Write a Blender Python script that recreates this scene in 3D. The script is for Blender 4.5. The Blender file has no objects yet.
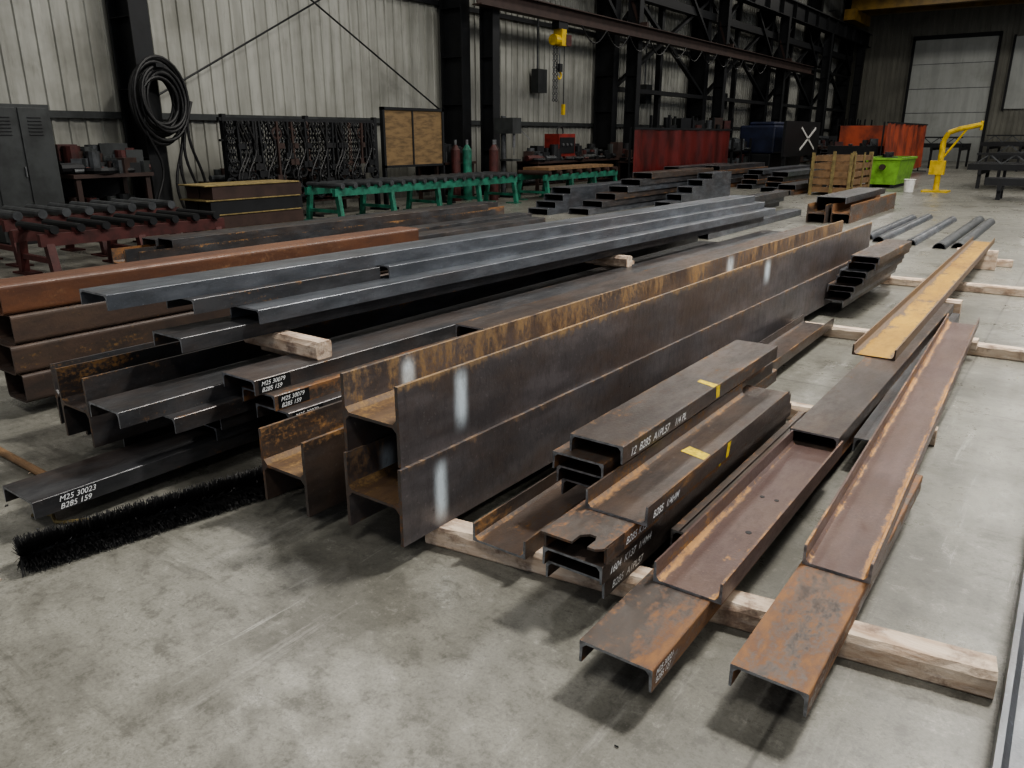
import bpy, math, random
from mathutils import Vector, Matrix
random.seed(7)
scene=bpy.context.scene
# ---------------------------------------------------------------- camera
H=1.6
cam_d=bpy.data.cameras.new('camera'); cam=bpy.data.objects.new('camera',cam_d)
scene.collection.objects.link(cam); scene.camera=cam
cam_d.sensor_width=36; cam_d.lens=36*769/1024; cam_d.clip_end=300
cam.location=(0,0,H)
cam.rotation_euler=(math.radians(90-17.9),0,math.radians(36))

# ---------------------------------------------------------------- materials
def nt(name):
    m=bpy.data.materials.new(name); m.use_nodes=True
    t=m.node_tree; b=t.nodes['Principled BSDF']; return m,t,b
def N(t,typ,**kw):
    n=t.nodes.new(typ)
    for k,v in kw.items(): setattr(n,k,v)
    return n
def mathn(t,op,a,b=None,clamp=False):
    n=N(t,'ShaderNodeMath',operation=op); n.use_clamp=clamp
    for i,s in enumerate((a,b)):
        if s is None: continue
        if hasattr(s,'type'): t.links.new(s,n.inputs[i])
        else: n.inputs[i].default_value=s
    return n.outputs[0]
def noise(t,co,scale=5,detail=6,rough=.6,st=(1,1,1),loc=(0,0,0),rot=0):
    mp=N(t,'ShaderNodeMapping'); mp.inputs['Scale'].default_value=st; mp.inputs['Location'].default_value=loc; mp.inputs['Rotation'].default_value=(0,0,rot)
    t.links.new(co,mp.inputs[0])
    n=N(t,'ShaderNodeTexNoise'); n.inputs['Scale'].default_value=scale; n.inputs['Detail'].default_value=detail
    n.inputs['Roughness'].default_value=rough
    t.links.new(mp.outputs[0],n.inputs['Vector']); return n.outputs[0]
def mixc(t,f,a,b):
    n=N(t,'ShaderNodeMix',data_type='RGBA')
    if hasattr(f,'type'): t.links.new(f,n.inputs[0])
    else: n.inputs[0].default_value=f
    for i,s in ((6,a),(7,b)):
        if hasattr(s,'type'): t.links.new(s,n.inputs[i])
        else: n.inputs[i].default_value=(*s,1)
    return n.outputs[2]
def smooth(t,v,lo,hi,tlo=0,thi=1):
    n=N(t,'ShaderNodeMapRange',interpolation_type='SMOOTHSTEP')
    t.links.new(v,n.inputs[0])
    for i,x in zip((1,2,3,4),(lo,hi,tlo,thi)): n.inputs[i].default_value=x
    return n.outputs[0]
def bump(t,b,v,s=.2,d=.01):
    n=N(t,'ShaderNodeBump'); n.inputs['Strength'].default_value=s; n.inputs['Distance'].default_value=d
    t.links.new(v,n.inputs['Height']); t.links.new(n.outputs[0],b.inputs['Normal'])

def steel(name,dark=(.045,.05,.06),dark2=(.09,.1,.115),rust=(.14,.065,.028),rust2=(.31,.165,.06),lo=.66,hi=.86,edge=.26,rough=.4,st=(1.2,.35,1.2),seed=0,glints=(),metal=.35,haze=.4,hazec=(.12,.075,.05)):
    m,t,b=nt(name)
    co=N(t,'ShaderNodeTexCoord').outputs['Object']
    L=(seed*3.1,seed*1.7,seed*2.3)
    n1=noise(t,co,3.2,8,.66,st,L)
    n2=noise(t,co,55,4,.65,(1,1,1),L)
    n3=noise(t,co,9,5,.6,(1,.3,1),L)
    n4=noise(t,co,1.3,4,.55,(1,.6,1),L)
    n5=noise(t,co,24,8,.75,(1,1,.4) if st[2]<1 else (1,.35,1),L)
    n6=noise(t,co,2.4,7,.7,(1,.5,1),(L[1]+4,L[0],L[2]))
    at=N(t,'ShaderNodeAttribute'); at.attribute_name='rust'
    e=mathn(t,'MULTIPLY',at.outputs['Fac'],edge)
    s=mathn(t,'ADD',n1,e)
    s=mathn(t,'ADD',s,mathn(t,'MULTIPLY',mathn(t,'SUBTRACT',n2,.5),.5))
    s=mathn(t,'ADD',s,mathn(t,'MULTIPLY',mathn(t,'SUBTRACT',n5,.5),.6))
    mask=smooth(t,s,lo,hi)
    base=mixc(t,smooth(t,n3,.35,.7),dark,dark2)
    base=mixc(t,smooth(t,n6,.42,.66,0,haze),base,hazec)
    base=mixc(t,smooth(t,n5,.45,.72,0,.5),base,tuple(c*.5 for c in dark))
    base=mixc(t,smooth(t,n2,.6,.75,0,.35),base,tuple(min(1,c*2.2) for c in dark2))
    rc=mixc(t,smooth(t,mathn(t,'ADD',n5,mathn(t,'MULTIPLY',at.outputs['Fac'],.15)),.42,.72),rust,rust2)
    col=mixc(t,mask,base,rc)
    col=mixc(t,smooth(t,n4,.3,.7,.0,.35),col,(dark[0]*.6,dark[1]*.6,dark[2]*.6))
    if glints:  # soft pale streaks: daylight glints painted into the flange colour
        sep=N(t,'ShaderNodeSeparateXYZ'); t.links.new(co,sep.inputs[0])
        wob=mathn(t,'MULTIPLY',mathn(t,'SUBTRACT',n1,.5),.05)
        for (my,w,z0,z1) in glints:
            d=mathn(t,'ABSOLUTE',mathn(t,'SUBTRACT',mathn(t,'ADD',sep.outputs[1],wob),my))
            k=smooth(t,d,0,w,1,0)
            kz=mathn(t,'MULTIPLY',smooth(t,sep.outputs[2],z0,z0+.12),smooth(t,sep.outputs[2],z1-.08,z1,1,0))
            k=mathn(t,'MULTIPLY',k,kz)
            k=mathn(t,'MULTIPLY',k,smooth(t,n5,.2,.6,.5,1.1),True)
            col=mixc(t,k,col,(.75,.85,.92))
    t.links.new(col,b.inputs['Base Color'])
    r=smooth(t,mask,0,1,rough,.75)
    r=mathn(t,'ADD',r,mathn(t,'MULTIPLY',mathn(t,'SUBTRACT',n5,.5),.4))
    t.links.new(r,b.inputs['Roughness'])
    t.links.new(smooth(t,mask,0,1,metal,.0),b.inputs['Metallic'])
    bump(t,b,mathn(t,'ADD',n2,mathn(t,'MULTIPLY',n1,1.5)),.25,.004)
    return m
def plain(name,col,rough=.6,metal=0,var=.35,scale=6,st=(1,1,1),dirt=None,emit=0):
    m,t,b=nt(name)
    co=N(t,'ShaderNodeTexCoord').outputs['Object']
    n1=noise(t,co,scale,6,.6,st)
    d=dirt or tuple(c*(1-var) for c in col)
    c=mixc(t,smooth(t,n1,.35,.7),col,d)
    t.links.new(c,b.inputs['Base Color']); b.inputs['Roughness'].default_value=rough; b.inputs['Metallic'].default_value=metal
    bump(t,b,n1,.1,.005)
    return m
M={}
M['mill']=steel('mill_scale_steel',seed=1,dark=(.045,.046,.05),dark2=(.095,.097,.103),lo=.74,hi=.94,haze=.4)
M['mill_b']=steel('mill_scale_blue',dark=(.08,.088,.1),dark2=(.155,.168,.19),lo=.86,hi=1.05,edge=.12,rough=.34,seed=2,haze=.2)
M['mill_c']=steel('mill_scale_brown',dark=(.06,.05,.046),dark2=(.105,.09,.083),lo=.62,hi=.84,edge=.22,seed=3,haze=.6)
M['plum']=steel('plum_primer_steel',dark=(.09,.056,.05),dark2=(.13,.088,.08),rust=(.2,.095,.04),rust2=(.42,.23,.085),lo=.74,hi=.9,edge=.38,rough=.4,seed=4,metal=.1,haze=.4)
M['rustmix']=steel('rusted_channel',dark=(.065,.055,.05),dark2=(.11,.095,.085),rust=(.14,.062,.028),rust2=(.27,.13,.047),lo=.48,hi=.72,edge=.22,rough=.4,seed=5,metal=.15,haze=.6)
M['orange']=steel('yellow_painted_steel',dark=(.36,.2,.02),dark2=(.46,.27,.03),rust=(.085,.062,.052),rust2=(.13,.095,.075),lo=.6,hi=.72,edge=.42,rough=.5,seed=6,metal=0,haze=.85,hazec=(.2,.095,.02),st=(1.6,1.2,1.6))
M['redrust']=steel('red_rust_tube',dark=(.095,.042,.024),dark2=(.15,.065,.033),rust=(.15,.068,.03),rust2=(.22,.105,.045),lo=.5,hi=.75,edge=0,rough=.5,seed=7,metal=0,haze=.5,hazec=(.07,.035,.025))
M['redrust2']=steel('dark_rust_tube',dark=(.035,.026,.022),dark2=(.065,.04,.03),rust=(.13,.07,.028),rust2=(.27,.15,.05),lo=.58,hi=.8,edge=0,rough=.6,seed=8,metal=0,haze=.4)
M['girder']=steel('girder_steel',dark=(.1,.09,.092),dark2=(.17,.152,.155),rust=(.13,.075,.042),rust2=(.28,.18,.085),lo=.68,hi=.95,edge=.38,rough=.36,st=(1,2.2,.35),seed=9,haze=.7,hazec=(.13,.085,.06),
   glints=((2.25,.06,.43,.74),(5.78,.1,.5,.74)))
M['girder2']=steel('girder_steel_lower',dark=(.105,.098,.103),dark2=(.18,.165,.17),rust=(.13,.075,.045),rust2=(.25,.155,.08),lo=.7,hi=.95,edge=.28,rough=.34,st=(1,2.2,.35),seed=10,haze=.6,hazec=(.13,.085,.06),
   glints=((2.10,.055,.08,.4),))
M['webrust']=steel('rusty_web',dark=(.1,.06,.035),dark2=(.17,.1,.045),rust=(.18,.1,.04),rust2=(.31,.19,.07),lo=.45,hi=.7,edge=0,rough=.7,seed=11,metal=0)
M['blacksteel']=plain('black_steel',(.011,.012,.014),.55,.2,.4,3)
M['browniron']=plain('brown_iron',(.045,.025,.02),.6,.1,.4,3)
M['cut']=plain('cut_edge',(.3,.31,.33),.35,.6,.55,30)
M['green']=plain('green_paint',(.025,.16,.105),.5,0,.6,5)
M['lime']=plain('lime_paint',(.2,.42,.05),.5,0,.4,5)
M['red']=plain('red_paint',(.22,.025,.018),.5,0,.5,5)
M['darkred']=plain('faded_red_paint',(.07,.017,.015),.6,0,.6,5)
M['curtain']=plain('red_curtain',(.13,.015,.013),.4,0,.75,1.5,(1,1,.6))
M['orangecurt']=plain('orange_curtain',(.4,.075,.03),.5,0,.7,1.5,(1,1,.8))
M['blue']=plain('blue_tarp',(.012,.018,.05),.5,0,.5,3)
M['yellow']=plain('yellow_paint',(.55,.38,.02),.45,0,.4,6)
M['craneyellow']=plain('crane_yellow',(.2,.12,.02),.5,0,.5,2)
M['rubber']=plain('black_rubber',(.01,.01,.011),.5,0,.3,10)
M['bristle']=plain('black_bristle',(.006,.006,.007),.6,0,.3,10)
M['white']=plain('white_plastic',(.7,.7,.67),.5,0,.2,8)
M['chalk']=plain('white_paint_marker',(.75,.77,.78),.8,0,.15,40)
M['ymark']=plain('yellow_paint_marker',(.7,.52,.03),.7,0,.45,60)
M['dully']=plain('dull_yellow_edge',(.22,.17,.07),.7,0,.5,10)
M['grey']=plain('grey_enamel',(.04,.044,.044),.5,.1,.5,3)
M['ltgrey']=plain('light_grey_steel',(.16,.165,.17),.45,.4,.5,6)
M['midgrey']=plain('dull_grey_steel',(.085,.09,.095),.45,.4,.5,6)
M['ply']=plain('plywood',(.19,.125,.06),.7,0,.5,3,(1,1,4))
M['pole']=plain('wood_handle',(.2,.12,.06),.6,0,.4,8)
def wood():
    m,t,b=nt('pine_timber'); co=N(t,'ShaderNodeTexCoord').outputs['Object']
    n1=noise(t,co,14,6,.6,(.25,1.5,1.5)); n2=noise(t,co,7,6,.7); n3=noise(t,co,60,3,.6,(.2,1,1))
    c=mixc(t,smooth(t,n1,.35,.7),(.58,.48,.38),(.38,.27,.19))
    c=mixc(t,smooth(t,n2,.48,.66,0,.8),c,(.16,.105,.08))
    c=mixc(t,smooth(t,n3,.5,.8,0,.45),c,(.7,.64,.58))
    t.links.new(c,b.inputs['Base Color']); b.inputs['Roughness'].default_value=.85
    bump(t,b,mathn(t,'ADD',n1,n2),.7,.01); return m
M['wood']=wood()
def concrete():
    m,t,b=nt('concrete_floor'); co=N(t,'ShaderNodeTexCoord').outputs['Object']
    big=noise(t,co,.35,6,.6); mid=noise(t,co,2.2,8,.65); fine=noise(t,co,90,6,.75); spk=noise(t,co,9,12,.8); mot=noise(t,co,24,10,.8)
    scr=noise(t,co,2.5,8,.75,(1,.1,1)); scr2=noise(t,co,3,8,.75,(.1,1,1),(3,5,0),.5); scr3=noise(t,co,6,9,.8,(1,.06,1),(1,2,0),-.6)
    scr4=noise(t,co,9,9,.8,(.05,1,1),(4,1,0),.95)
    stn=noise(t,co,1.1,5,.55,(1,1,1),(7,3,0))
    c=mixc(t,smooth(t,big,.35,.65),(.16,.156,.136),(.25,.244,.214))
    c=mixc(t,smooth(t,mid,.4,.62,0,.75),c,(.14,.136,.118))
    c=mixc(t,smooth(t,stn,.54,.62,0,.55),c,(.085,.082,.07))
    c=mixc(t,smooth(t,spk,.5,.62,0,.65),c,(.075,.072,.062))
    c=mixc(t,smooth(t,spk,.46,.34,0,.5),c,(.37,.362,.325))
    c=mixc(t,smooth(t,mot,.52,.64,0,.5),c,(.07,.067,.058))
    c=mixc(t,smooth(t,mot,.42,.32,0,.4),c,(.4,.39,.35))
    c=mixc(t,smooth(t,scr,.57,.66,0,.45),c,(.38,.37,.34))
    c=mixc(t,smooth(t,scr2,.57,.66,0,.5),c,(.065,.063,.055))
    c=mixc(t,smooth(t,scr3,.6,.66,0,.5),c,(.46,.45,.42))
    c=mixc(t,smooth(t,scr4,.6,.66,0,.5),c,(.05,.048,.042))
    c=mixc(t,smooth(t,fine,.42,.66,0,.4),c,(.075,.073,.063))
    sep=N(t,'ShaderNodeSeparateXYZ'); t.links.new(co,sep.inputs[0])
    wob=mathn(t,'MULTIPLY',mathn(t,'SUBTRACT',mid,.5),.014)
    for ax,p in ((0,-.45),(0,-6.4),(0,5.2),(1,5.2),(1,12.5),(1,20),(1,28),(1,-1.5)):
        d=mathn(t,'ABSOLUTE',mathn(t,'SUBTRACT',mathn(t,'ADD',sep.outputs[ax],wob),p))
        k=smooth(t,d,.002,.012,.6,0)
        c=mixc(t,k,c,(.04,.038,.034))
    t.links.new(c,b.inputs['Base Color'])
    t.links.new(mathn(t,'ADD',smooth(t,mid,.3,.7,.25,.46),mathn(t,'MULTIPLY',mathn(t,'SUBTRACT',spk,.5),.5)),b.inputs['Roughness'])
    bump(t,b,mathn(t,'ADD',fine,mathn(t,'MULTIPLY',mid,2)),.18,.004)
    return m
M['floor']=concrete()
def wallm(name,a,bc,dk):
    m,t,b=nt(name); co=N(t,'ShaderNodeTexCoord').outputs['Object']
    n1=noise(t,co,1.2,6,.6,(2.5,2.5,.25)); n2=noise(t,co,.5,5,.6); n3=noise(t,co,8,6,.7,(1,1,.2))
    c=mixc(t,smooth(t,n1,.35,.7),a,bc); c=mixc(t,smooth(t,n2,.45,.75,0,.6),c,dk); c=mixc(t,smooth(t,n3,.5,.8,0,.5),c,dk)
    sep=N(t,'ShaderNodeSeparateXYZ'); t.links.new(co,sep.inputs[0])
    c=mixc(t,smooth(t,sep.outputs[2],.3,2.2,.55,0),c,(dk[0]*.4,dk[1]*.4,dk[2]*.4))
    t.links.new(c,b.inputs['Base Color']); b.inputs['Roughness'].default_value=.5; b.inputs['Metallic'].default_value=.1
    return m
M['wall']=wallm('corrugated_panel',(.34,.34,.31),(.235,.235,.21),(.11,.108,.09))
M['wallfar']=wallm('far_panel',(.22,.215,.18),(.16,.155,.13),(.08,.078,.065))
M['door']=wallm('pale_door_and_bright_window_panel',(.45,.465,.44),(.38,.39,.37),(.26,.265,.24))
M['roof']=plain('roof_deck',(.03,.03,.03),.8)

# ---------------------------------------------------------------- mesh builder
class MB:
    def __init__(s): s.v=[];s.f=[];s.m=[];s.r=[];s.mats=[]
    def mi(s,k):
        if k not in s.mats: s.mats.append(k)
        return s.mats.index(k)
    def add(s,vs,fs,mat,rv=None):
        o=len(s.v); s.v+= [tuple(x) for x in vs]; s.r+= (rv or [0]*len(vs)); i=s.mi(mat)
        for f in fs: s.f.append([o+a for a in f]); s.m.append(i)
    def box(s,x0,x1,y0,y1,z0,z1,mat,R=None):
        vs=[Vector((x,y,z)) for x in (x0,x1) for y in (y0,y1) for z in (z0,z1)]
        if R is not None: vs=[R@v for v in vs]
        s.add(vs,[(0,1,3,2),(4,6,7,5),(0,4,5,1),(2,3,7,6),(0,2,6,4),(1,5,7,3)],mat)
    def bar(s,p,q,w,h,mat):
        p=Vector(p);q=Vector(q);d=(q-p);L=d.length
        R=Matrix.Translation(p)@d.to_track_quat('Y','Z').to_matrix().to_4x4()
        s.box(-w/2,w/2,0,L,-h/2,h/2,mat,R)
    def cyl(s,p,q,r,mat,n=12,r2=None,hollow=False):
        p=Vector(p);q=Vector(q);d=q-p; Q=d.to_track_quat('Z','Y').to_matrix(); r2=r if r2 is None else r2
        vs=[];fs=[]
        for k,(c,rr) in enumerate(((p,r),(q,r2))):
            for i in range(n):
                a=2*math.pi*i/n; vs.append(c+Q@Vector((rr*math.cos(a),rr*math.sin(a),0)))
        for i in range(n): fs.append((i,(i+1)%n,n+(i+1)%n,n+i))
        if not hollow: fs+= [tuple(range(n-1,-1,-1)),tuple(range(n,2*n))]
        s.add(vs,fs,mat)
    def path(s,pts,r,mat,n=8):
        for a,b in zip(pts,pts[1:]): s.cyl(a,b,r,mat,n)
    def torus(s,c,R,r,mat,ax='X',sx=1,sz=1,n=28,k=8,tilt=0):
        vs=[];fs=[]
        for i in range(n):
            a=2*math.pi*i/n
            for j in range(k):
                b=2*math.pi*j/k; rr=R+r*math.cos(b)
                u,w,h=rr*math.cos(a)*sx,rr*math.sin(a)*sz,r*math.sin(b)
                if ax=='X': p=(c[0]+h+tilt*w,c[1]+u,c[2]+w)
                elif ax=='Y': p=(c[0]+u,c[1]+h+tilt*w,c[2]+w)
                else: p=(c[0]+u,c[1]+w,c[2]+h)
                vs.append(p)
        for i in range(n):
            for j in range(k): fs.append((i*k+j,((i+1)%n)*k+j,((i+1)%n)*k+(j+1)%k,i*k+(j+1)%k))
        s.add(vs,fs,mat)
    def prof(s,pr,y0,y1,dx,mat,capmat=None,seg=6,rv=None,segmat=None):
        n=len(pr);vs=[];rr=[]
        for k in range(seg+1):
            t=k/seg; y=y0+(y1-y0)*t
            for i,(x,z) in enumerate(pr):
                vs.append(Vector((x+dx*t,y,z))); rr.append(rv[i] if rv else 0)
        o=len(s.v); s.v+=[tuple(v) for v in vs]; s.r+=rr
        for k in range(seg):
            for i in range(n):
                j=(i+1)%n; s.f.append([o+a for a in (k*n+i,k*n+j,(k+1)*n+j,(k+1)*n+i)]); s.m.append(s.mi(segmat[i] if segmat and i in segmat else mat))
        s.add(vs[:n],[tuple(range(n-1,-1,-1))],capmat or mat); s.add(vs[-n:],[tuple(range(n))],capmat or mat)
    def build(s,name,bevel=0,smoothf=False,parent=None):
        me=bpy.data.meshes.new(name); me.from_pydata(s.v,[],s.f); 
        for k in s.mats: me.materials.append(M[k])
        me.polygons.foreach_set('material_index',s.m)
        a=me.attributes.new('rust','FLOAT','POINT'); a.data.foreach_set('value',s.r)
        if smoothf: me.polygons.foreach_set('use_smooth',[True]*len(s.f))
        me.update(); 
        o=bpy.data.objects.new(name,me); scene.collection.objects.link(o)
        if bevel:
            b=o.modifiers.new('bev','BEVEL'); b.width=bevel; b.segments=2; b.limit_method='ANGLE'
        if parent: o.parent=parent
        return o
def chprof(x0,w,z0,b,up,tw=.009,tf=.011):
    e=.012; q=.038
    if up:
        P=[(0,0,.3),(w,0,.3),(w,b*.5,.1),(w,b,.6),(w-tf*.75,b,.6),(w-tf,tw+e,.7),(w-tf-e,tw,1),(w-tf-q,tw,.2),(w/2,tw,0),(tf+q,tw,.2),(tf+e,tw,1),(tf,tw+e,.7),(tf*.75,b,.6),(0,b,.6),(0,b*.5,.1)]
    else:
        P=[(0,b,.6),(0,b*.5,.1),(0,0,.5),(tf*.75,0,.6),(tf,b-tw-e,.6),(tf+e,b-tw,.8),(w/2,b-tw,0),(w-tf-e,b-tw,.8),(w-tf,b-tw-e,.6),(w-tf*.75,0,.6),(w,0,.5),(w,b*.5,.1),(w,b-.003,.6),(w-.003,b,.6),(w-q,b,.15),(w/2,b,0),(q,b,.15)]
    return [(x0+p[0],z0+p[1]) for p in P],[p[2] for p in P]
def channel(x0,x1,y0,y1,z0,z1,up=False,mat='mill',dx=0,name='steel_channel',holes=(),cap='cut',sideone=False):
    mb=MB(); pr,rv=chprof(x0,x1-x0,z0,z1-z0-.0005,up)
    if sideone: rv=[1 if (abs(p[1]-z0)<1e-6 or p[1]>z0+.02) else (r*.9) for p,r in zip(pr,rv)]
    mb.prof(pr,y0,y1,dx,mat,cap,rv=rv)
    for (hx,hy,hr) in holes:
        zz=(z0+.0095) if up else z1
        mb.cyl((hx,hy,zz-.002),(hx,hy,zz+.0008),hr,'blacksteel',16)
    return mb.build(name)
def hbeam(x0,x1,y0,y1,z0,z1,mat,dx=0,name='wide_flange_beam',tf=.016,tw=.012,cap='rustmix',web=None):
    w=x1-x0; h=z1-z0-.0005; m=h/2; f=.02
    P=[(0,0,.3),(tf,0,.3),(tf,m-tw/2-f,.1),(tf+f,m-tw/2,.5),(w-tf-f,m-tw/2,.5),(w-tf,m-tw/2-f,.1),(w-tf,0,.3),(w,0,.3),(w,h*.3,0),(w,h*.72,.0),(w,h*.88,.35),(w,h,1.1),(w-tf,h,.9),(w-tf,m+tw/2+f,.6),(w-tf-f,m+tw/2,.7),(w/2,m+tw/2,.5),(tf+f,m+tw/2,.7),(tf,m+tw/2+f,.6),(tf,h,.9),(0,h,.9),(0,h*.6,0)]
    sm={i:web for i in (13,14,15,16)} if web else None
    mb=MB(); mb.prof([(x0+p[0],z0+p[1]) for p in P],y0,y1,dx,mat,cap,rv=[p[2] for p in P],seg=8,segmat=sm)
    return mb.build(name)
def tube(x0,x1,y0,y1,z0,z1,mat,dx=0,name='steel_box_tube',t=.01,r=.025):
    def rr(a,b,c,d,r):
        o=[]
        for cx,cz,s in ((b-r,d-r,0),(a+r,d-r,90),(a+r,c+r,180),(b-r,c+r,270)):
            for k in range(5):
                an=math.radians(s+k*22.5); o.append((cx+r*math.cos(an),cz+r*math.sin(an)))
        return o
    O=rr(x0,x1,z0,z1-.0005,r); I=rr(x0+t,x1-t,z0+t,z1-t,r*.6); n=len(O); mb=MB(); vs=[]
    for y,d in ((y0,0),(y1,dx)):
        vs+=[(x+d,y,z) for x,z in O]+[(x+d,y,z) for x,z in I]
    fs=[]
    for i in range(n):
        j=(i+1)%n
        fs+=[(i,j,2*n+j,2*n+i),(n+j,n+i,3*n+i,3*n+j),(i,n+i,n+j,j),(2*n+i,2*n+j,3*n+j,3*n+i)]
    mb.add(vs,fs,mat); o=mb.build(name)
    return o
def timber(x0,y0,x1,y1,z0=0,w=.1,h=.09,name='dunnage_timber'):
    mb=MB(); d=Vector((x1-x0,y1-y0,0)); L=d.length; a=math.atan2(d.y,d.x)
    R=Matrix.Translation((x0,y0,z0))@Matrix.Rotation(a,4,'Z')
    n=max(2,int(L/.05)); rg=random.Random(int(abs(x0*1000+y0*77)))
    vs=[];fs=[]; wl=0
    for i in range(n+1):
        x=L*i/n; j=lambda s:rg.uniform(-s,s)
        if rg.random()<.25: wl=rg.uniform(0,.012)
        for (yy,zz) in ((-w/2+.006,0),(-w/2,.008),(-w/2+j(.003),h-.012-wl+j(.003)),(-w/2+.008+wl+j(.004),h-.0005),(w/2-.008,h-.0005),(w/2,h-.01),(w/2,.008),(w/2-.006,0)):
            vs.append(R@Vector((x,yy,zz)))
    for i in range(n):
        for k in range(8): fs.append((i*8+k,(i+1)*8+k,(i+1)*8+(k+1)%8,i*8+(k+1)%8))
    fs+=[tuple(range(8)),tuple(range(n*8+7,n*8-1,-1))]
    mb.add(vs,fs,'wood'); return mb.build(name)
def mark(txt,loc,size,parent,rot=(90,0,90),mat='chalk'):
    c=bpy.data.curves.new('paint_marking','FONT'); c.body=txt; c.size=size; c.offset=size*.004
    o=bpy.data.objects.new('paint_marking',c); scene.collection.objects.link(o)
    o.location=loc; o.rotation_euler=[math.radians(a) for a in rot]; c.materials.append(M[mat]); o.parent=parent; c.shear=.3
    return o
def patch(parent,pts,mat='ymark'):
    mb=MB(); mb.add(pts,[tuple(range(len(pts)))],mat); mb.build('paint_patch',parent=parent)

# ---------------------------------------------------------------- room
mb=MB(); mb.box(-15.2,16,-6,60.2,-.2,0,'floor'); mb.build('floor')
def ribbed(name,a0,a1,z0,z1,fixed,axis,mat,sign,period=.3,d=.035):
    mb=MB(); pts=[]; a=a0
    while a<a1:
        for da,o in ((0,0),(.2,0),(.215,d),(.27,d),(.285,0)):
            if a+da<a1: pts.append((a+da,o))
        a+=period
    pts.append((a1,0)); vs=[]
    for a,o in pts:
        for z in (z0,z1):
            vs.append((fixed+sign*o,a,z) if axis=='Y' else (a,fixed+sign*o,z))
    fs=[(2*i,2*i+1,2*i+3,2*i+2) for i in range(len(pts)-1)]
    mb.add(vs,fs,mat)
    if axis=='Y': mb.box(fixed-sign*.1,fixed-sign*.01,a0,a1,z0,z1,mat)
    else: mb.box(a0,a1,fixed-sign*.1,fixed-sign*.01,z0,z1,mat)
    return mb.build(name)
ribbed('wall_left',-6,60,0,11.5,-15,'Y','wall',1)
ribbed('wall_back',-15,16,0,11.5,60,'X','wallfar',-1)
mb=MB(); mb.box(-15.2,16,-6,60.2,11.5,11.7,'roof'); mb.build('ceiling')
mb=MB()
for z in (1.9,4.9,8.0): mb.box(-14.96,-14.86,-6,59.9,z,z+.12,'blacksteel' if z>2 else 'grey')
mb.build('trim_1')
mb=MB(); mb.box(-10.8,-6.1,59.8,59.93,.0,7.5,'door')
for z in (1.5,3,4.5,6): mb.box(-10.8,-6.1,59.78,59.8,z,z+.04,'ltgrey')
for x in (-10.95,-6.1): mb.box(x,x+.15,59.7,59.93,0,7.6,'blacksteel')
mb.box(-10.95,-5.95,59.7,59.93,7.5,7.75,'blacksteel'); mb.build('door_1')
mb=MB(); mb.box(-5.2,-1,59.8,59.93,3.2,7.4,'door')  # far-wall window, its brightness given by the pale panel colour
for x in (-5.3,-3.1,-1): mb.box(x,x+.12,59.7,59.93,3.1,7.5,'blacksteel')
mb.build('window_1')
def wcol(x,y,z1,name,depth=.75,fw=.36):
    mb=MB(); X0=x; X1=x+depth; 
    mb.box(X0,X0+.035,y-fw/2,y+fw/2,.03,z1,'blacksteel'); mb.box(X1-.035,X1,y-fw/2,y+fw/2,.03,z1,'blacksteel')
    mb.box(X0+.035,X1-.035,y-.012,y+.012,.03,z1,'blacksteel')
    mb.box(X0-.0,X1+.08,y-fw/2-.08,y+fw/2+.08,0,.03,'blacksteel')
    for k in range(1,9): mb.box(X0+.035,X1-.035,y-fw/2+.02,y+fw/2-.02,k*1.2,k*1.2+.015,'blacksteel')
    return mb.build(name)
colY=[0,8.2,17.3,25.6,33.6,41.6,49.6,57.4]
for y in colY: wcol(-14.84,y,11.4,'building_column')
for y in colY[2:]: wcol(-13.9,y+.5,7.2,'crane_runway_column',.45,.3)
def ibeamY(mb,x,y0,y1,z0,z1,w,mat):
    mb.box(x-w/2,x+w/2,y0,y1,z0,z0+.03,mat);mb.box(x-w/2,x+w/2,y0,y1,z1-.03,z1,mat);mb.box(x-.015,x+.015,y0,y1,z0+.03,z1-.03,mat)
mb=MB(); ibeamY(mb,-13.65,-6,59.5,7.2,8.0,.4,'blacksteel')
for y in [k*2-5 for k in range(32)]: mb.box(-13.83,-13.47,y,y+.015,7.23,7.97,'blacksteel')
mb.box(-13.7,-13.6,-6,59.5,8,8.1,'midgrey'); mb.build('crane_runway_beam')
mb=MB(); ibeamY(mb,-13.3,16.8,46,4.75,5.15,.3,'browniron')
for y in colY[2:6]: mb.box(-13.95,-13.2,y+.42,y+.58,5.15,5.3,'browniron'); mb.bar((-13.5,y+.5,5.2),(-13.9,y+.5,6.2),.1,.1,'browniron')
mb.build('monorail_beam')
mb=MB()
for i,(a,b) in enumerate(zip(colY[2:],colY[3:])):
    if i!=0:
        mb.bar((-14.2,a,3.2),(-14.2,b,7.0),.16,.12,'blacksteel'); mb.bar((-14.2,a,7.0),(-14.2,b,3.2),.16,.12,'blacksteel'); mb.box(-14.3,-14.1,a,b,3.1,3.25,'blacksteel')
        mb.box(-14.5,-14.3,(a+b)/2-.1,(a+b)/2+.1,0,8,'blacksteel')
    mb.box(-14.3,-14.0,a,b,6.2,6.5,'blacksteel'); mb.box(-14.3,-14.1,a,b,5.2,5.32,'blacksteel')
    mb.bar((-14.0,a+.3,5.4),(-14.0,a+2.6,7.1),.16,.12,'blacksteel'); mb.bar((-14.0,b-.3,5.4),(-14.0,b-2.6,7.1),.16,.12,'blacksteel')
mb.build('column_bracing')
mb=MB()
mb.cyl((-14.6,8.4,6.6),(-14.6,16.9,2.2),.02,'blacksteel',6); mb.cyl((-14.6,16.9,6.6),(-14.6,8.4,2.2),.02,'blacksteel',6)
mb.build('wall_bracing_rod')
mb=MB()
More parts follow.
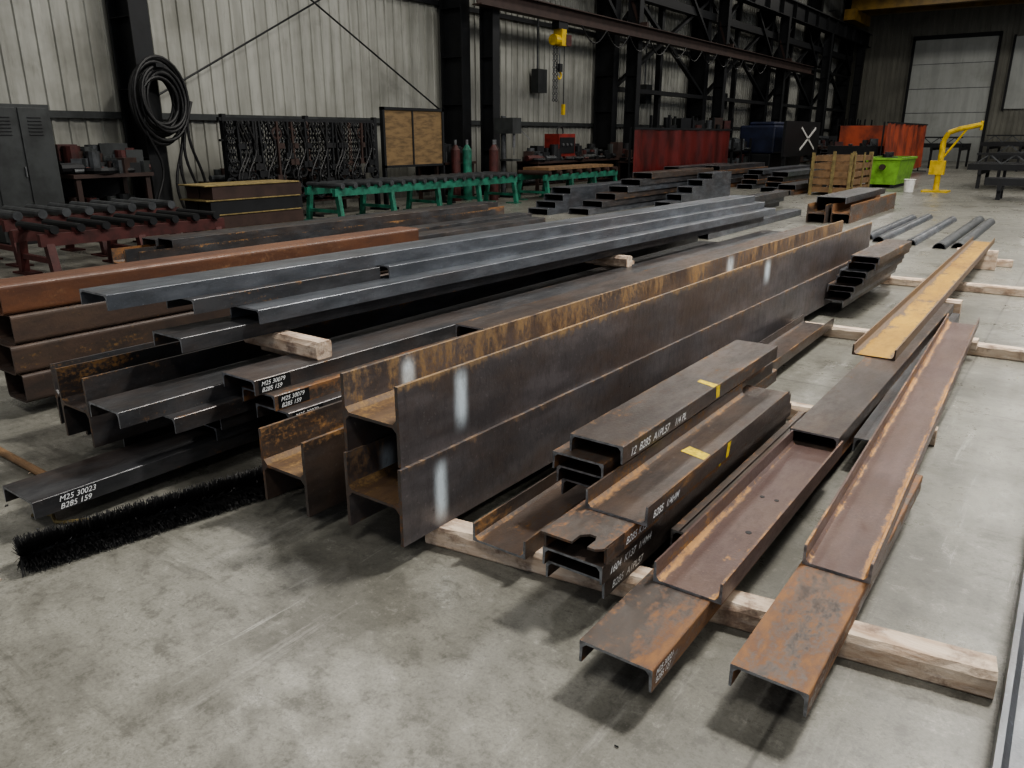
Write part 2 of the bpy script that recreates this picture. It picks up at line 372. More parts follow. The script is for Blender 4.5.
for y,z in ((21.5,2.9),(29,2.8),(37,2.8)):
    mb.box(-14.86,-14.6,y,y+.5,z,z+.7,'grey'); mb.cyl((-14.8,y+.25,z+.7),(-14.8,y+.25,7),.03,'midgrey',8)
mb.build('electrical_panel_boxes')
mb=MB()
for k in range(11):
    y0=21.5+k*1.5; pts=[(-13.05,y0+j*.125,4.72-.42*math.sin(math.pi*j/12)) for j in range(13)]; mb.path(pts,.022,'rubber',6)
mb.build('festoon_cables')
mb=MB()
for y in (53,55.2):
    mb.box(-13.4,15,y,y+.5,8.7,9.7,'craneyellow')
mb.box(-13.6,-13.0,52.4,56.4,8.15,8.75,'craneyellow'); mb.box(-6,-4.2,52.8,56,9.7,10.4,'grey'); mb.build('overhead_crane')
mb=MB()
for y in (49.6,57.4,41.6):
    mb.box(-14.9,15,y-.1,y+.1,11.1,11.45,'blacksteel'); mb.box(-14.9,15,y-.1,y+.1,10.0,10.2,'blacksteel')
    for k in range(15): mb.bar((-14.5+k*2,y,10.2),(-13.5+k*2,y,11.1),.1,.1,'blacksteel'); mb.bar((-13.5+k*2,y,11.1),(-12.5+k*2,y,10.2),.1,.1,'blacksteel')
mb.build('roof_truss')

# ---------------------------------------------------------------- steel in foreground
timber(-1.95,2.12,.04,2.42,w=.11); timber(-1.85,6.62,-.0,6.72); timber(-1.7,9.5,.6,9.6); timber(-5.3,2.45,-2.05,2.5); timber(-5.3,4.6,-2.0,4.6)
timber(-4.3,6.9,-1.95,6.9); timber(-4.2,8.7,-1.9,8.7); timber(-1.25,4.45,-.42,4.5,w=.09); timber(-1.2,11.6,-.6,11.7); 
# F row
F0=channel(-.985,-.745,1.70,6.9,.09,.165,False,'rustmix')
mark('M25 30021\nB285 127',(-.7435,1.72,.135),.026,F0)
F1=channel(-.95,-.71,2.12,3.62,.165,.24,True,'plum',holes=((-.80,2.62,.012),(-.86,2.95,.01),(-.80,2.95,.01)))
F2=channel(-.965,-.735,3.64,7.4,.165,.24,False,'mill_c')
F3=channel(-1.05,-.79,5.22,12.1,.24,.31,True,'orange',dx=-.08,cap='mill_c',sideone=True)
timber(-1.1,7.6,-.7,7.6,z0=0,h=.24); timber(-1.2,11.3,-.75,11.3,z0=0,h=.24)
# G row
G0=channel(-.58,-.36,1.86,3.6,.09,.165,False,'rustmix')
G1=channel(-.575,-.35,2.53,6.96,.165,.24,True,'plum',dx=-.15)
timber(-.74,6.5,-.45,6.5,z0=.09,h=.075)
channel(-.72,-.62,3.9,7.4,.09,.165,False,'mill',dx=-.06)
# E group
channel(-1.70,-1.45,2.08,6.6,.09,.165,True,'mill_c',dx=-.05)
e=channel(-1.325,-1.085,2.03,4.0,.09,.16,False,'mill_c')
e2=channel(-1.32,-1.08,2.0,4.05,.16,.23,False,'mill_c')
mb=MB(); pr,rv=chprof(-1.315,.24,.23,.0695,False); mb.prof(pr,2.14,4.0,0,'rustmix','cut',rv=rv)
out=[(-1.315,1.98),(-1.19,1.98),(-1.19,2.035),(-1.165,2.06),(-1.14,2.06),(-1.13,2.035),(-1.13,1.98),(-1.10,1.98),(-1.078,2.0),(-1.075,2.14),(-1.315,2.14)]
nn=len(out); vs=[(x,y,.2995) for x,y in out]+[(x,y,.2905) for x,y in out]
mb.add(vs,[tuple(range(nn)),tuple(range(2*nn-1,nn-1,-1))]+[(i,nn+i,nn+(i+1)%nn,(i+1)%nn) for i in range(nn)],'rustmix')
mb.box(-1.315,-1.305,2.0,2.14,.23,.2905,'rustmix'); mb.box(-1.087,-1.076,2.02,2.14,.23,.2905,'rustmix')
mb.cyl((-1.25,2.3,.298),(-1.25,2.3,.3005),.012,'blacksteel',14)
e3=mb.build('steel_channel')
mark('B285 K157  1/4PL',(-1.0735,2.15,.245),.04,e3); mark('1604  K137  1/4M4',(-1.0785,2.05,.175),.04,e2); mark('B285  A1PL57',(-1.0835,2.08,.105),.04,e)
e4=channel(-1.28,-1.03,2.22,3.8,.30,.375,True,'mill_c')
mark('B285  1/4HM',(-1.0285,2.26,.315),.04,e4)
channel(-1.06,-.99,2.5,4.15,.09,.16,False,'rustmix')
channel(-1.56,-1.335,2.5,4.6,.165,.24,False,'mill_c'); channel(-1.56,-1.335,2.46,4.5,.24,.315,False,'mill_c'); 
e5=channel(-1.555,-1.32,2.42,4.3,.315,.39,False,'rustmix')
e6=channel(-1.50,-1.26,2.46,4.3,.39,.465,False,'mill_c')
mark('12  B285  A1PL57    1/4 PL',(-1.2585,2.52,.403),.048,e6)
patch(e6,[(-1.36,3.40,.4660),(-1.26,3.36,.4660),(-1.26,3.41,.4660),(-1.36,3.44,.4660)])
patch(e6,[(-1.2590,3.40,.40),(-1.2590,3.44,.40),(-1.2590,3.44,.46),(-1.2590,3.39,.46)])
patch(e4,[(-1.21,2.9,.3105),(-1.07,2.86,.3105),(-1.08,2.93,.3105),(-1.2,2.97,.3105)])
patch(e3,[(-1.0735,3.0,.235),(-1.0735,3.02,.235),(-1.0735,3.04,.296),(-1.0735,3.0,.296)])
patch(e4,[(-1.0285,2.95,.305),(-1.0285,2.98,.305),(-1.0285,3.0,.37),(-1.0285,2.96,.37)])
# girders
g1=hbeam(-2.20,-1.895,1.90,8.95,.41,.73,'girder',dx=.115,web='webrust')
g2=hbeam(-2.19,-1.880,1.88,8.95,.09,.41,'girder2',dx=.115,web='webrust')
g3=hbeam(-2.66,-2.37,1.83,8.9,.09,.42,'mill_c',dx=.12,web='webrust')
channel(-2.75,-2.5,2.9,9.5,.42,.495,False,'rustmix',dx=.1); channel(-2.49,-2.23,3.0,9.6,.42,.495,False,'mill_c',dx=.1)
channel(-2.80,-2.56,3.3,9.7,.495,.57,False,'mill_c',dx=.12)
# D tagged stack
for i,(x,y,z) in enumerate(((-3.22,2.05,.44),(-3.15,2.1,.365),(-3.08,2.12,.29),(-3.06,2.3,.215),(-3.02,2.2,.14))):
    c=channel(x,x+.25,y,9.4,z,z+.075,False,('mill','rustmix','mill')[i%3],dx=.15)
    if i<3:
        patch(c,[(x+.2515,y+.02,z+.006),(x+.2555,y+.2,z+.006),(x+.2555,y+.2,z+.069),(x+.2515,y+.02,z+.069)],'blacksteel')
        mark('M25 30079\nB285 159',(x+.2575,y+.03,z+.042),.03,c)
timber(-3.1,3,-2.75,3,z0=.09,h=.05,w=.08); timber(-3.1,7,-2.75,7,z0=.09,h=.05,w=.08)
# B stack
channel(-3.80,-3.55,1.72,9.5,.83,.905,False,'mill_b',dx=.3)
channel(-3.72,-3.47,2.1,3.35,.755,.83,False,'mill',dx=.03)
channel(-3.66,-3.41,3.4,9.6,.755,.83,False,'mill_b',dx=.25)
channel(-3.55,-3.30,2.35,9.7,.68,.755,False,'mill_b',dx=.25)
channel(-3.62,-3.37,1.95,9.5,.605,.68,False,'mill',dx=.25)
timber(-3.6,2.5,-3.0,2.5,z0=.515); timber(-3.72,6,-3.1,6,z0=.515)
# C group
c=channel(-3.55,-3.27,1.15,8.5,.09,.165,False,'mill'); mark('M25 30023\nB285 159',(-3.268,1.25,.13),.034,c)
channel(-3.50,-3.25,2.0,8.5,.165,.2325,False,'mill'); channel(-3.45,-3.2,2.0,8.5,.2325,.30,False,'mill')
channel(-3.42,-3.17,1.75,8.5,.30,.375,False,'mill'); channel(-3.50,-3.24,1.54,8.5,.375,.45,False,'mill')
timber(-3.6,2.6,-3.23,2.6,z0=.45,h=.065); timber(-3.6,6.3,-3.23,6.3,z0=.45,h=.065)
hbeam(-3.93,-3.65,1.6,8.8,.165,.515,'mill'); channel(-3.93,-3.67,1.75,8.8,.09,.165,False,'mill')
hbeam(-4.35,-4.05,1.75,8.8,.09,.43,'mill')
# A tubes
for i in range(4):
    z=.09+i*.1775; tube(-5.09,-4.84,1.79-.03*(i%2),5.25,z,z+.1775,'redrust' if i==3 else 'redrust2',dx=-.03)
tube(-5.36,-5.11,1.9,5.3,.09,.2675,'redrust2');tube(-5.36,-5.11,1.9,5.3,.2675,.445,'redrust2')
hbeam(.075,.33,.4,7,.0,.14,'mill_b',dx=-.03,cap='cut')
for i in range(7):
    z=.09+i*.07; x=-1.86+.042*i; y=7.4+.1*(i%2)
    channel(x,x+.24,y,y+2.0-.1*i,z,z+.07,False,('mill_c','mill_b','mill_c')[i%3],dx=.02)
def trough(x,y0,y1,dx,mat='midgrey',r=.09):
    mb=MB(); n=10; ro,ri=r,r-.012; pr=[]
    for k in range(n+1): a=math.pi*k/n; pr.append((x+ro*math.cos(a),ro*math.sin(a)))
    for k in range(n,-1,-1): a=math.pi*k/n; pr.append((x+ri*math.cos(a),ri*math.sin(a)))
    mb.prof(pr,y0,y1,dx,mat,mat,seg=2); mb.build('bent_steel_trough')
for x,y0,y1,dx in ((-2.75,13.6,17.5,.0),(-2.52,13.3,17.9,.0),(-2.05,13.2,17.6,.0),(-1.62,13.0,18.0,.0),(-1.40,13.2,17.6,0)): trough(x,y0,y1,dx,'mill_b' if x<-2 else 'midgrey')
hbeam(-4.3,-3.95,15.6,20,.0,.35,'mill_c'); hbeam(-3.9,-3.55,15.8,20,.0,.35,'rustmix'); channel(-4.25,-3.7,16,19.5,.35,.47,False,'mill')
channel(-5.1,-4.8,12,17,.0,.12,False,'mill_b');channel(-5.5,-5.2,11,16,.0,.12,False,'rustmix')
for i in range(3): channel(-6.2+.1*i,-5.9+.1*i,13.5+.5*i,19,.12*i,.12*i+.12,False,'mill_b' if i%2 else 'mill')
for i in range(6):
    z=i*.13
    channel(-8.9+.04*i,-8.4+.04*i,14.3+.5*i,22-.3*i,z,z+.13,False,('mill_b','mill','mill_c')[i%3]) 
    if i<4: channel(-9.6,-9.1,13.8+.3*i,19,z,z+.13,False,'mill_b')
for i in range(5): channel(-8.1,-7.7,16.8+.6*i,20.5,i*.14,i*.14+.14,False,'mill_b')
for (x,y,n,L) in ((-10.6,21.5,5,6),(-9.9,23,5,6),(-9.0,24.5,4,7),(-7.9,23.5,4,6),(-7.2,22.5,2,5),(-10.7,38.5,7,6),(-9.6,40,7,9),(-11.4,44,8,9)):
    for i in range(n): channel(x+.05*(i%2),x+.5+.05*(i%2),y+.25*i,y+L-.2*i,i*.14,i*.14+.14,False,('mill','mill_b','rustmix')[(i+n)%3])
for x,y0,y1,z,m in ((-6.0,3.4,8,.3,'mill'),(-6.5,3.2,10,.34,'mill'),(-7.3,4.2,10.8,.3,'mill_c'),(-8.2,4.4,10.8,.4,'mill'),(-8.9,4.6,12,.33,'rustmix')):
    hbeam(x-.3,x,y0,y1,.0,z,m); channel(x-.3,x,y0+.4,y1-.2,z,z+.09,False,'mill')
mb=MB()
for r in range(4):
    for k in range(2): mb.box(-11.45+k*.36,-11.12+k*.36,6.9+.05*r,8.75,r*.22+.0,r*.22+.2,'browniron' if r%2 else 'blacksteel')
    mb.box(-11.45,-10.74,6.92,8.7,r*.22+.2,r*.22+.22,'dully')
mb.build('steel_billet_stack',bevel=.005)

# ---------------------------------------------------------------- brush, pole, rope
mb=MB(); p=Vector((-3.06,1.0,.062)); q=Vector((-2.80,2.25,.062)); d=(q-p).normalized(); nrm=Vector((d.y,-d.x,0))
mb.cyl(p+d*.02,q,.022,'blacksteel',10)
for k in range(14000):
    t=random.random(); c=p+(q-p)*t; a=random.uniform(0,2*math.pi)
    dirv=(nrm*math.sin(a)+Vector((0,0,math.cos(a)))+d*random.uniform(-.3,.3)).normalized()
    L=random.uniform(.05,.085); e_=c+dirv*L
    if e_.z<0.002: e_.z=.002; e_+=nrm*random.uniform(-.03,.03)
    w=d*.0024; mb.add([c-w,c+w,e_+w*.5,e_-w*.5],[(0,1,2,3)],'bristle')
mb.build('cylindrical_brush')
mb=MB(); mb.cyl((-5.2,1.45,.02),(-3.6,1.44,.02),.02,'pole',12); mb.cyl((-5.24,1.45,.02),(-5.2,1.45,.02),.022,'blacksteel',12); mb.build('broom_handle')
mb=MB()
pts=[(-3.5+.4*t/11,1.22+.17*t/11+.03*math.sin(t*1.1),.009) for t in range(12)]
mb.path(pts,.008,'dully',6); mb.build('yellow_rope')
mb=MB()
for k in range(30):
    x=random.uniform(-4.2,1.5);y=random.uniform(.4,2.0) if k<18 else random.uniform(3,9)
    if k>=18: x=random.uniform(-.3,3)
    a=random.uniform(0,6); mb.cyl((x,y,.004),(x+.012*math.cos(a),y+.012*math.sin(a),.004),random.uniform(.002,.004),random.choice(('ltgrey','blacksteel','wood')),7)
mb.build('loose_bolts')

# ---------------------------------------------------------------- left side shop equipment
mb=MB(); mb.box(-13.7,-13.1,5.0,5.95,.05,2.05,'grey'); mb.box(-13.68,-13.08,5.03,5.92,.0,.05,'blacksteel')
mb.box(-13.1,-13.08,5.05,5.46,.12,2.0,'grey'); mb.box(-13.1,-13.08,5.49,5.9,.12,2.0,'grey')
for k in range(6): mb.box(-13.08,-13.07,5.15,5.36,1.6+k*.05,1.62+k*.05,'blacksteel'); mb.box(-13.08,-13.07,5.6,5.8,1.6+k*.05,1.62+k*.05,'blacksteel')
mb.box(-13.08,-13.05,5.44,5.46,1.0,1.15,'ltgrey'); mb.build('steel_cabinet',bevel=.008)
def clutter(mb,x0,x1,y0,y1,z,n,mats=('blacksteel','blacksteel','grey','browniron','midgrey','darkred'),sc=1):
    for k in range(n):
        x=random.uniform(x0,x1);y=random.uniform(y0,y1);t=random.choice('bbccpt');m=random.choice(mats);a=random.uniform(0,3)
        s=random.uniform(.06,.18)*sc
        R=Matrix.Translation((x,y,z))@Matrix.Rotation(a,4,'Z')
        if t=='b': mb.box(-s,s,-s*.6,s*.6,0,s*random.uniform(.6,2.4),m,R)
        elif t=='c': mb.cyl((x,y,z),(x,y,z+s*2),s*.6,m,12)
        elif t=='p': mb.cyl((x,y-s*2,z+s*.4),(x,y+s*2,z+s*.4),s*.35,m,10)
        else: mb.torus((x,y,z+s*.25),s,s*.25,m,'Z',n=14,k=6)
def bench(x0,x1,y0,y1,z,name,n=14,mat='browniron',sc=1):
    mb=MB(); mb.box(x0,x1,y0,y1,z-.06,z,mat)
    for x in (x0+.05,x1-.13):
        for y in (y0+.05,y1-.13): mb.box(x,x+.08,y,y+.08,0,z-.06,mat)
    mb.box(x0+.08,x1-.08,y0+.08,y1-.08,.25,.29,mat); clutter(mb,x0+.15,x1-.15,y0+.15,y1-.15,z,n,sc=sc); clutter(mb,x0+.2,x1-.2,y0+.2,y1-.2,.29,n)
    mb.box(x0+.02,x0+.06,y0,y1,.2,z,'blacksteel')
    return mb.build(name)
bench(-14.05,-13.1,6.15,7.5,1.0,'workbench',70,sc=1.4)
bench(-14.05,-13.3,15.1,16.7,.95,'workbench',44,sc=1.4)
bench(-13.35,-12.6,18.6,24.6,.9,'workbench',130,sc=1.3)
bench(-14.0,-13.25,8.9,12.6,.75,'workbench',60)
bench(-13.3,-12.6,34.5,40,.9,'workbench',90,sc=1.5); bench(-13.3,-12.4,42,52,.95,'workbench',100,sc=1.8)
bench(-12.0,-11.3,22,28,.85,'workbench',80)
mb=MB(); mb.box(-13.2,-12.6,17.25,17.75,0,.1,'blacksteel'); mb.cyl((-13.0,17.5,.1),(-13.0,17.5,2.1),.07,'midgrey',14); mb.box(-13.15,-12.55,17.3,17.7,1.65,2.05,'grey'); mb.box(-13.1,-12.55,17.3,17.7,.95,1.0,'grey'); mb.cyl((-12.65,17.5,1.65),(-12.65,17.5,1.3),.04,'ltgrey',10); mb.cyl((-12.65,17.5,1.3),(-12.65,17.5,1.1),.012,'ltgrey',8); mb.bar((-12.6,17.72,1.75),(-12.4,17.9,1.5),.02,.02,'ltgrey'); mb.build('drill_press')
def shelving(x0,x1,y0,y1,z1,name,n=60):
    mb=MB(); ny=max(2,round((y1-y0)/2))
    for k in range(ny+1):
        y=y0+(y1-y0-.08)*k/ny
        for x in (x0,x1-.08): mb.box(x,x+.08,y,y+.08,0,z1,'blacksteel')
    for z in (.35,1.05,1.75):
        if z<z1: mb.box(x0,x1,y0,y1,z-.05,z,'blacksteel'); clutter(mb,x0+.15,x1-.15,y0+.2,y1-.2,z,n,sc=1.4)
    return mb.build(name)
shelving(-13.3,-12.5,26.8,33.0,2.3,'storage_shelving',60); shelving(-12.3,-11.5,30.5,32.6,1.5,'storage_shelving',40)
shelving(-13.2,-12.4,52.2,58,2.6,'storage_shelving',50)
def rollerstand(x0,x1,y0,y1,z,mat,name,rmat='midgrey',dr=.35,rr=.05,over=.1):
    mb=MB()
    for x in (x0,x1): mb.box(x-.04,x+.04,y0,y1,z-.22,z-.08,mat)
    y=y0+.1
    while y<=y1-.05:
        for x in (x0,x1):
            mb.bar((x,y,z-.2),(x+(.08 if x==x1 else -.08),y,0.02),.09,.09,mat); mb.box(x-.17,x+.17,y-.1,y+.1,0,.02,mat)
        mb.box(x0,x1,y-.03,y+.03,.18,.24,mat); y+=(y1-y0-.2)/max(1,round((y1-y0)/1.4))
    y=y0+.15
    while y<y1:
        mb.cyl((x0-over,y,z-.03),(x1+over,y,z-.03),rr,rmat,12)
        for x in (x0,x1): mb.box(x-.05,x+.05,y-.05,y+.05,z-.1,z-.03,mat)
        y+=dr
    return mb.build(name)
rollerstand(-11.9,-11.0,4.2,6.6,.66,'darkred','roller_stand','midgrey',.3,.06)
rollerstand(-10.3,-9.6,4.0,6.4,.6,'darkred','roller_stand','blacksteel',.3,.05)
rollerstand(-12.3,-11.5,10.1,16.0,.72,'green','roller_conveyor','midgrey',.33,.055)
rollerstand(-12.0,-11.2,16.8,20.6,.72,'green','roller_conveyor','browniron',.5,.06)
mb=MB(); mb.box(-12.0,-11.2,17.0,20.4,.751,.82,'pole'); mb.build('timber_platform') 
mb=MB(); 
for k in range(18):
    mb.torus((-13.96+.018*k,8.2+random.uniform(-.06,.06),2.2+random.uniform(-.06,.06)),.5+random.uniform(-.13,.1),.03,'rubber','X',sx=.85,sz=1.15+random.uniform(-.1,.15),tilt=random.uniform(-.12,.12))
mb.box(-14.09,-13.6,8.1,8.25,2.75,2.81,'blacksteel')
for s in range(4):
    pts=[(-13.8+.03*s,8.45+.1*s+.12*math.sin(k*.5+s),2.2-k*.16) for k in range(13)]; mb.path(pts,.026,'rubber')
pts=[(-13.75,7.95-.12*math.sin(k*.6),2.2-k*.15) for k in range(13)]; mb.path(pts,.025,'rubber')
mb.build('coiled_welding_hose')
mb=MB()
for y in (8.9,10.8,12.7): mb.box(-13.05,-12.95,y-.04,y+.04,0,1.98,'blacksteel'); mb.box(-13.2,-12.7,y-.05,y+.05,0,.04,'blacksteel')
mb.box(-13.04,-12.96,8.8,12.7,1.86,1.92,'blacksteel'); mb.box(-13.04,-12.96,8.8,12.7,1.5,1.54,'blacksteel')
y=8.9
while y<12.6:
    L=random.uniform(.7,1.3); z=1.86
    m=random.choice(('blacksteel','blacksteel','blacksteel','browniron','rubber'))
    if random.random()<.5:
        k=0
        while k*.085<L: mb.torus((-12.9,y,z-.05-k*.085),.045,.018,m,'X' if k%2 else 'Y',sx=.75,n=8,k=5); k+=1
        mb.torus((-12.9,y,z-.1-L),.1,.03,m,'X',n=12,k=6)
    else:
        mb.bar((-12.9,y,z),(-12.9,y+random.uniform(-.05,.05),z-L),.1,.04,m); mb.box(-12.95,-12.85,y-.08,y+.12,z-L,z-L+.12,m); mb.torus((-12.9,y,z-.22),.1,.028,m,'X',n=12,k=6); mb.box(-12.95,-12.85,y-.02,y+.14,z-.5,z-.4,m)
    if random.random()<.35:
        pts=[(-12.85,y+.18*math.sin(j*.5)*math.sin(j*.3),z-j*.13) for j in range(10)]; mb.path(pts,.018,'rubber',6)
    y+=random.uniform(.05,.1)
mb.build('chain_and_clamp_rack')
mb=MB(); mb.box(-13.02,-12.98,13.0,14.95,.95,2.15,'ply')
for a,b,c,d in ((12.94,13.0,.0,2.21),(14.95,15.01,.0,2.21)): mb.box(-13.05,-12.95,a,b,c,d,'blacksteel')
mb.box(-13.05,-12.95,12.94,15.01,2.15,2.21,'blacksteel'); mb.box(-13.05,-12.95,12.94,15.01,.9,.95,'blacksteel')
mb.box(-12.98,-12.96,13.9,13.94,.95,2.15,'blacksteel')
for y in (12.97,14.98): mb.box(-13.35,-12.65,y-.05,y+.05,0,.05,'blacksteel')
mb.build('plywood_welding_screen')
def cyl_tank(x,y,mat):
    mb=MB(); mb.cyl((x,y,0),(x,y,1.25),.12,mat,16); mb.cyl((x,y,1.25),(x,y,1.38),.12,mat,16,r2=.04); mb.cyl((x,y,1.38),(x,y,1.5),.035,'ltgrey',10); mb.build('gas_cylinder')
cyl_tank(-13.1,15.6,'darkred'); cyl_tank(-13.05,16.0,'green'); cyl_tank(-12.9,17.0,'browniron'); cyl_tank(-12.5,16.4,'darkred')
def welder(x,y,z):
    mb=MB(); mb.box(x,x+.5,y,y+.9,z+.12,z+.75,'red'); mb.box(x+.5,x+.52,y+.05,y+.85,z+.2,z+.65,'blacksteel'); mb.torus((x+.25,y+.45,z+.8),.16,.02,'blacksteel','X')
    for k in range(3): mb.cyl((x+.52,y+.2+k*.22,z+.45),(x+.55,y+.2+k*.22,z+.45),.04,'ltgrey',10)
    for a in (x+.03,x+.42):
        for c in (y+.03,y+.82): mb.box(a,a+.05,c,c+.05,0.0+z,z+.12,'blacksteel')
    mb.build('welding_machine')
welder(-13.2,19.8,.9)
mb=MB(); hy=20.7
mb.box(-13.42,-13.18,hy-.25,hy+.25,4.55,4.75,'blacksteel'); mb.box(-13.45,-13.15,hy-.12,hy+.12,4.1,4.55,'yellow'); mb.cyl((-13.3,hy-.38,4.25),(-13.3,hy+.1,4.25),.15,'yellow',16); mb.box(-13.45,-13.15,hy+.1,hy+.4,4.12,4.42,'darkred')
mb.cyl((-13.3,hy,4.1),(-13.3,hy,3.5),.02,'ltgrey',8); mb.box(-13.36,-13.24,hy-.08,hy+.08,3.4,3.62,'blacksteel')
for k in range(9):
    a=k*.5; b=a+.5; mb.cyl((-13.3,hy+.1*math.sin(a)-.0,3.3+.1*math.cos(a)),(-13.3,hy+.1*math.sin(b),3.3+.1*math.cos(b)),.025,'yellow',8)
k=0
while k*.09<1.5: mb.torus((-13.3,hy-.3,4.05-k*.09),.04,.014,'midgrey','X' if k%2 else 'Y',n=8,k=5); mb.torus((-13.3,hy-.15,4.05-k*.09),.04,.014,'midgrey','X' if k%2 else 'Y',n=8,k=5); k+=1
mb.cyl((-13.3,hy+.25,4.1),(-13.3,hy+.25,2.5),.015,'rubber',6); mb.box(-13.34,-13.26,hy+.2,hy+.3,2.2,2.5,'yellow'); mb.build('chain_hoist')

def curtain(x,y0,y1,z0,z1,mat,name,amp=.05):
    mb=MB(); n=int((y1-y0)/.12); vs=[]
    for i in range(n+1):
        y=y0+(y1-y0)*i/n; o=amp*math.sin(i*.8)+amp*.8*math.sin(i*.31)
        vs+=[(x+o,y,z0+.04*math.sin(i*.4)),(x+o*.5,y,z1)]
    mb.add(vs,[(2*i,2*i+2,2*i+3,2*i+1) for i in range(n)],mat,)
    mb.box(x-.03,x+.03,y0-.05,y1+.05,z1-.01,z1+.05,'blacksteel')
    for y in (y0-.05,(y0+y1)/2,y1+.02): mb.box(x-.14,x-.09,y,y+.05,0,z1+.05,'blacksteel'); mb.box(x-.35,x+.25,y,y+.05,0,.04,'blacksteel')
    return mb.build(name)
curtain(-10.93,21.1,28.6,.12,1.78,'curtain','welding_curtain',.03); 
mb=MB()
mb.box(-12.1,-10.8,33,37.2,.0,.9,'blacksteel'); mb.box(-12.2,-10.7,33.0,37.6,.9,2.0,'blue'); mb.box(-12.0,-10.9,33.5,37.0,2.0,2.15,'blue'); mb.build('tarp_covered_load',bevel=.08)
mb=MB(); mb.box(-9.95,-9.85,31.6,36.3,.8,2.15,'blacksteel')
mb.bar((-9.83,33.6,1.05),(-9.83,35.6,1.9),.02,.09,'white'); mb.bar((-9.83,33.6,1.9),(-9.83,35.6,1.05),.02,.09,'white')
for y in (31.8,36.0): mb.box(-9.97,-9.83,y,y+.1,0,.8,'blacksteel'); mb.box(-10.2,-9.6,y,y+.1,0,.05,'blacksteel')
mb.build('marked_screen_panel')
curtain(-6.5,33.0,41.5,.2,2.05,'orangecurt','welding_booth_curtain',.06)
mb=MB(); mb.box(-9.0,-6.75,36,36.1,.3,2.0,'orangecurt'); 
for x in (-9,-6.85): mb.box(x,x+.06,36,36.06,0,2.05,'blacksteel')
mb.box(-9.0,-7.05,34.6,35.6,0,1.2,'blacksteel'); clutter(mb,-8.8,-7.2,34.7,35.5,1.2,14)
mb.build('welding_booth_panel')
mb=MB(); 
for k in range(5): mb.box(-6.45,-5.3,23.2,23.23,.08+k*.21,.22+k*.21,'pole'); mb.box(-5.33,-5.3,23.2,25.4,.08+k*.21,.22+k*.21,'pole'); mb.box(-6.45,-6.42,23.2,25.4,.08+k*.21,.22+k*.21,'pole'); mb.box(-6.45,-5.3,25.37,25.4,.08+k*.21,.22+k*.21,'pole')
for x in (-6.42,-5.86,-5.4): mb.box(x,x+.09,23.17,23.2,0,1.15,'dully'); mb.box(x,x+.09,25.4,25.43,0,1.15,'dully')
for y in (23.25,24.3,25.3): mb.box(-5.3,-5.27,y,y+.09,0,1.15,'dully')
mb.box(-6.4,-5.33,23.25,25.35,.1,.14,'wood'); clutter(mb,-6.2,-5.5,23.5,25.2,.14,14); mb.build('wooden_crate')
mb=MB(); x0,x1,y0,y1=-5.95,-4.9,27.6,30.2
O=[(x0+.1,y0+.1,.1),(x1-.1,y0+.1,.1),(x1-.1,y1-.1,.1),(x0+.1,y1-.1,.1),(x0,y0,.9),(x1,y0,.9),(x1,y1,.9),(x0,y1,.9)]
mb.add(O,[(3,2,1,0),(0,1,5,4),(1,2,6,5),(2,3,7,6),(3,0,4,7)],'lime')
for a,b in ((4,5),(5,6),(6,7),(7,4)): mb.bar(O[a],O[b],.07,.07,'lime')
for x in (x0+.15,x1-.25): mb.box(x,x+.12,y0+.1,y1-.1,0,.1,'blacksteel')
clutter(mb,x0+.25,x1-.25,y0+.25,y1-.25,.55,24,sc=1.5); mb.build('scrap_bin')
mb=MB(); mb.cyl((-4.3,26,0),(-4.3,26,.36),.13,'white',20,r2=.155); mb.torus((-4.3,26,.36),.155,.012,'white','Z'); mb.torus((-4.3,26,.36),.16,.005,'ltgrey','X',sz=.5,n=20,k=5); mb.build('plastic_bucket')
mb=MB(); mb.box(-4.0,-3.3,26.2,26.9,0,.05,'yellow'); mb.cyl((-3.65,26.5,.05),(-3.65,26.5,1.45),.08,'yellow',14)
mb.path([(-3.65,26.5,1.45),(-3.55,26.5,1.68),(-3.3,26.5,1.78),(-2.75,26.5,1.9)],.07,'yellow',12); mb.cyl((-2.75,26.5,2.0),(-2.75,26.5,1.75),.04,'yellow',10); mb.cyl((-3.65,26.5,.9),(-3.1,26.5,1.78),.03,'yellow',8)
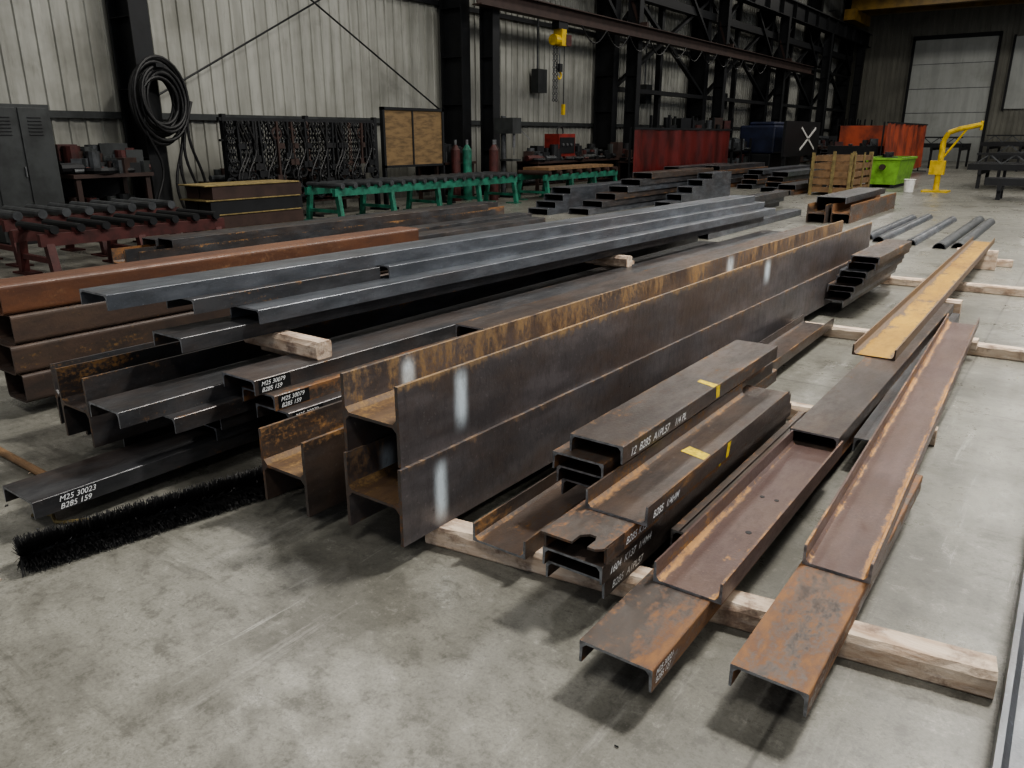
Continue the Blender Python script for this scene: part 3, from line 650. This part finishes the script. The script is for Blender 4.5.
mb.box(-3.9,-3.5,26.4,26.6,.5,.9,'yellow'); mb.build('yellow_jib_stand')
def framerack(x0,x1,y0,y1,z,zig=True):
    mb=MB()
    for i in range(int((y1-y0)/.5)): mb.box(x0,x1,y0+i*.5,y0+i*.5+.25,z-.18,z,'blacksteel'); 
    k=x0+.3
    while k<x1: mb.box(k,k+.1,y0,y1-.3,z-.32,z-.18,'blacksteel'); mb.box(k,k+.1,y0+.1,y0+.2,0,z-.32,'blacksteel'); mb.box(k,k+.1,y1-.5,y1-.4,0,z-.32,'blacksteel'); k+=1.3
    k=x0+.2
    while zig and k<x1-.3: mb.bar((k,y0+.05,z+.01),(k+.35,y0+.05,z+.3),.04,.04,'midgrey'); mb.bar((k+.35,y0+.05,z+.3),(k+.7,y0+.05,z+.01),.04,.04,'midgrey'); k+=.7
    if zig: mb.box(x0+.2,k,y0,y0+.1,z+.28,z+.34,'blacksteel')
    mb.build('steel_frame_rack')
framerack(-3.2,1.5,29,32,.75);framerack(-3.0,3,33,36,1.0);framerack(-2.2,5,24,25.2,.55,False);framerack(-4.5,3,44,50,1.3);framerack(-8.5,-5.5,46,50,1.2)

# ---------------------------------------------------------------- lights
def area(x,y,z,size,e,col=(1,.965,.9)):
    l=bpy.data.lights.new('high_bay_light','AREA'); l.energy=e; l.size=size; l.color=col
    o=bpy.data.objects.new('high_bay_light',l); scene.collection.objects.link(o); o.location=(x,y,z)
    return o
area(1.0,7.5,9.5,1.1,1100); area(2.5,16,9.8,1.6,850)
for x in (-9,0,8):
    for y in (-3,10,22,34,47): area(x,y,10.6,1.5,((300 if y>15 else 200) if x<0 else 290))
area(-11.5,8,10.6,1.5,220)
w=bpy.data.worlds.new('world'); scene.world=w; w.use_nodes=True
w.node_tree.nodes['Background'].inputs[0].default_value=(.88,.92,1,1); w.node_tree.nodes['Background'].inputs[1].default_value=.4
scene.view_settings.view_transform='AgX'
scene.view_settings.look='AgX - Medium High Contrast'
scene.view_settings.exposure=0.36
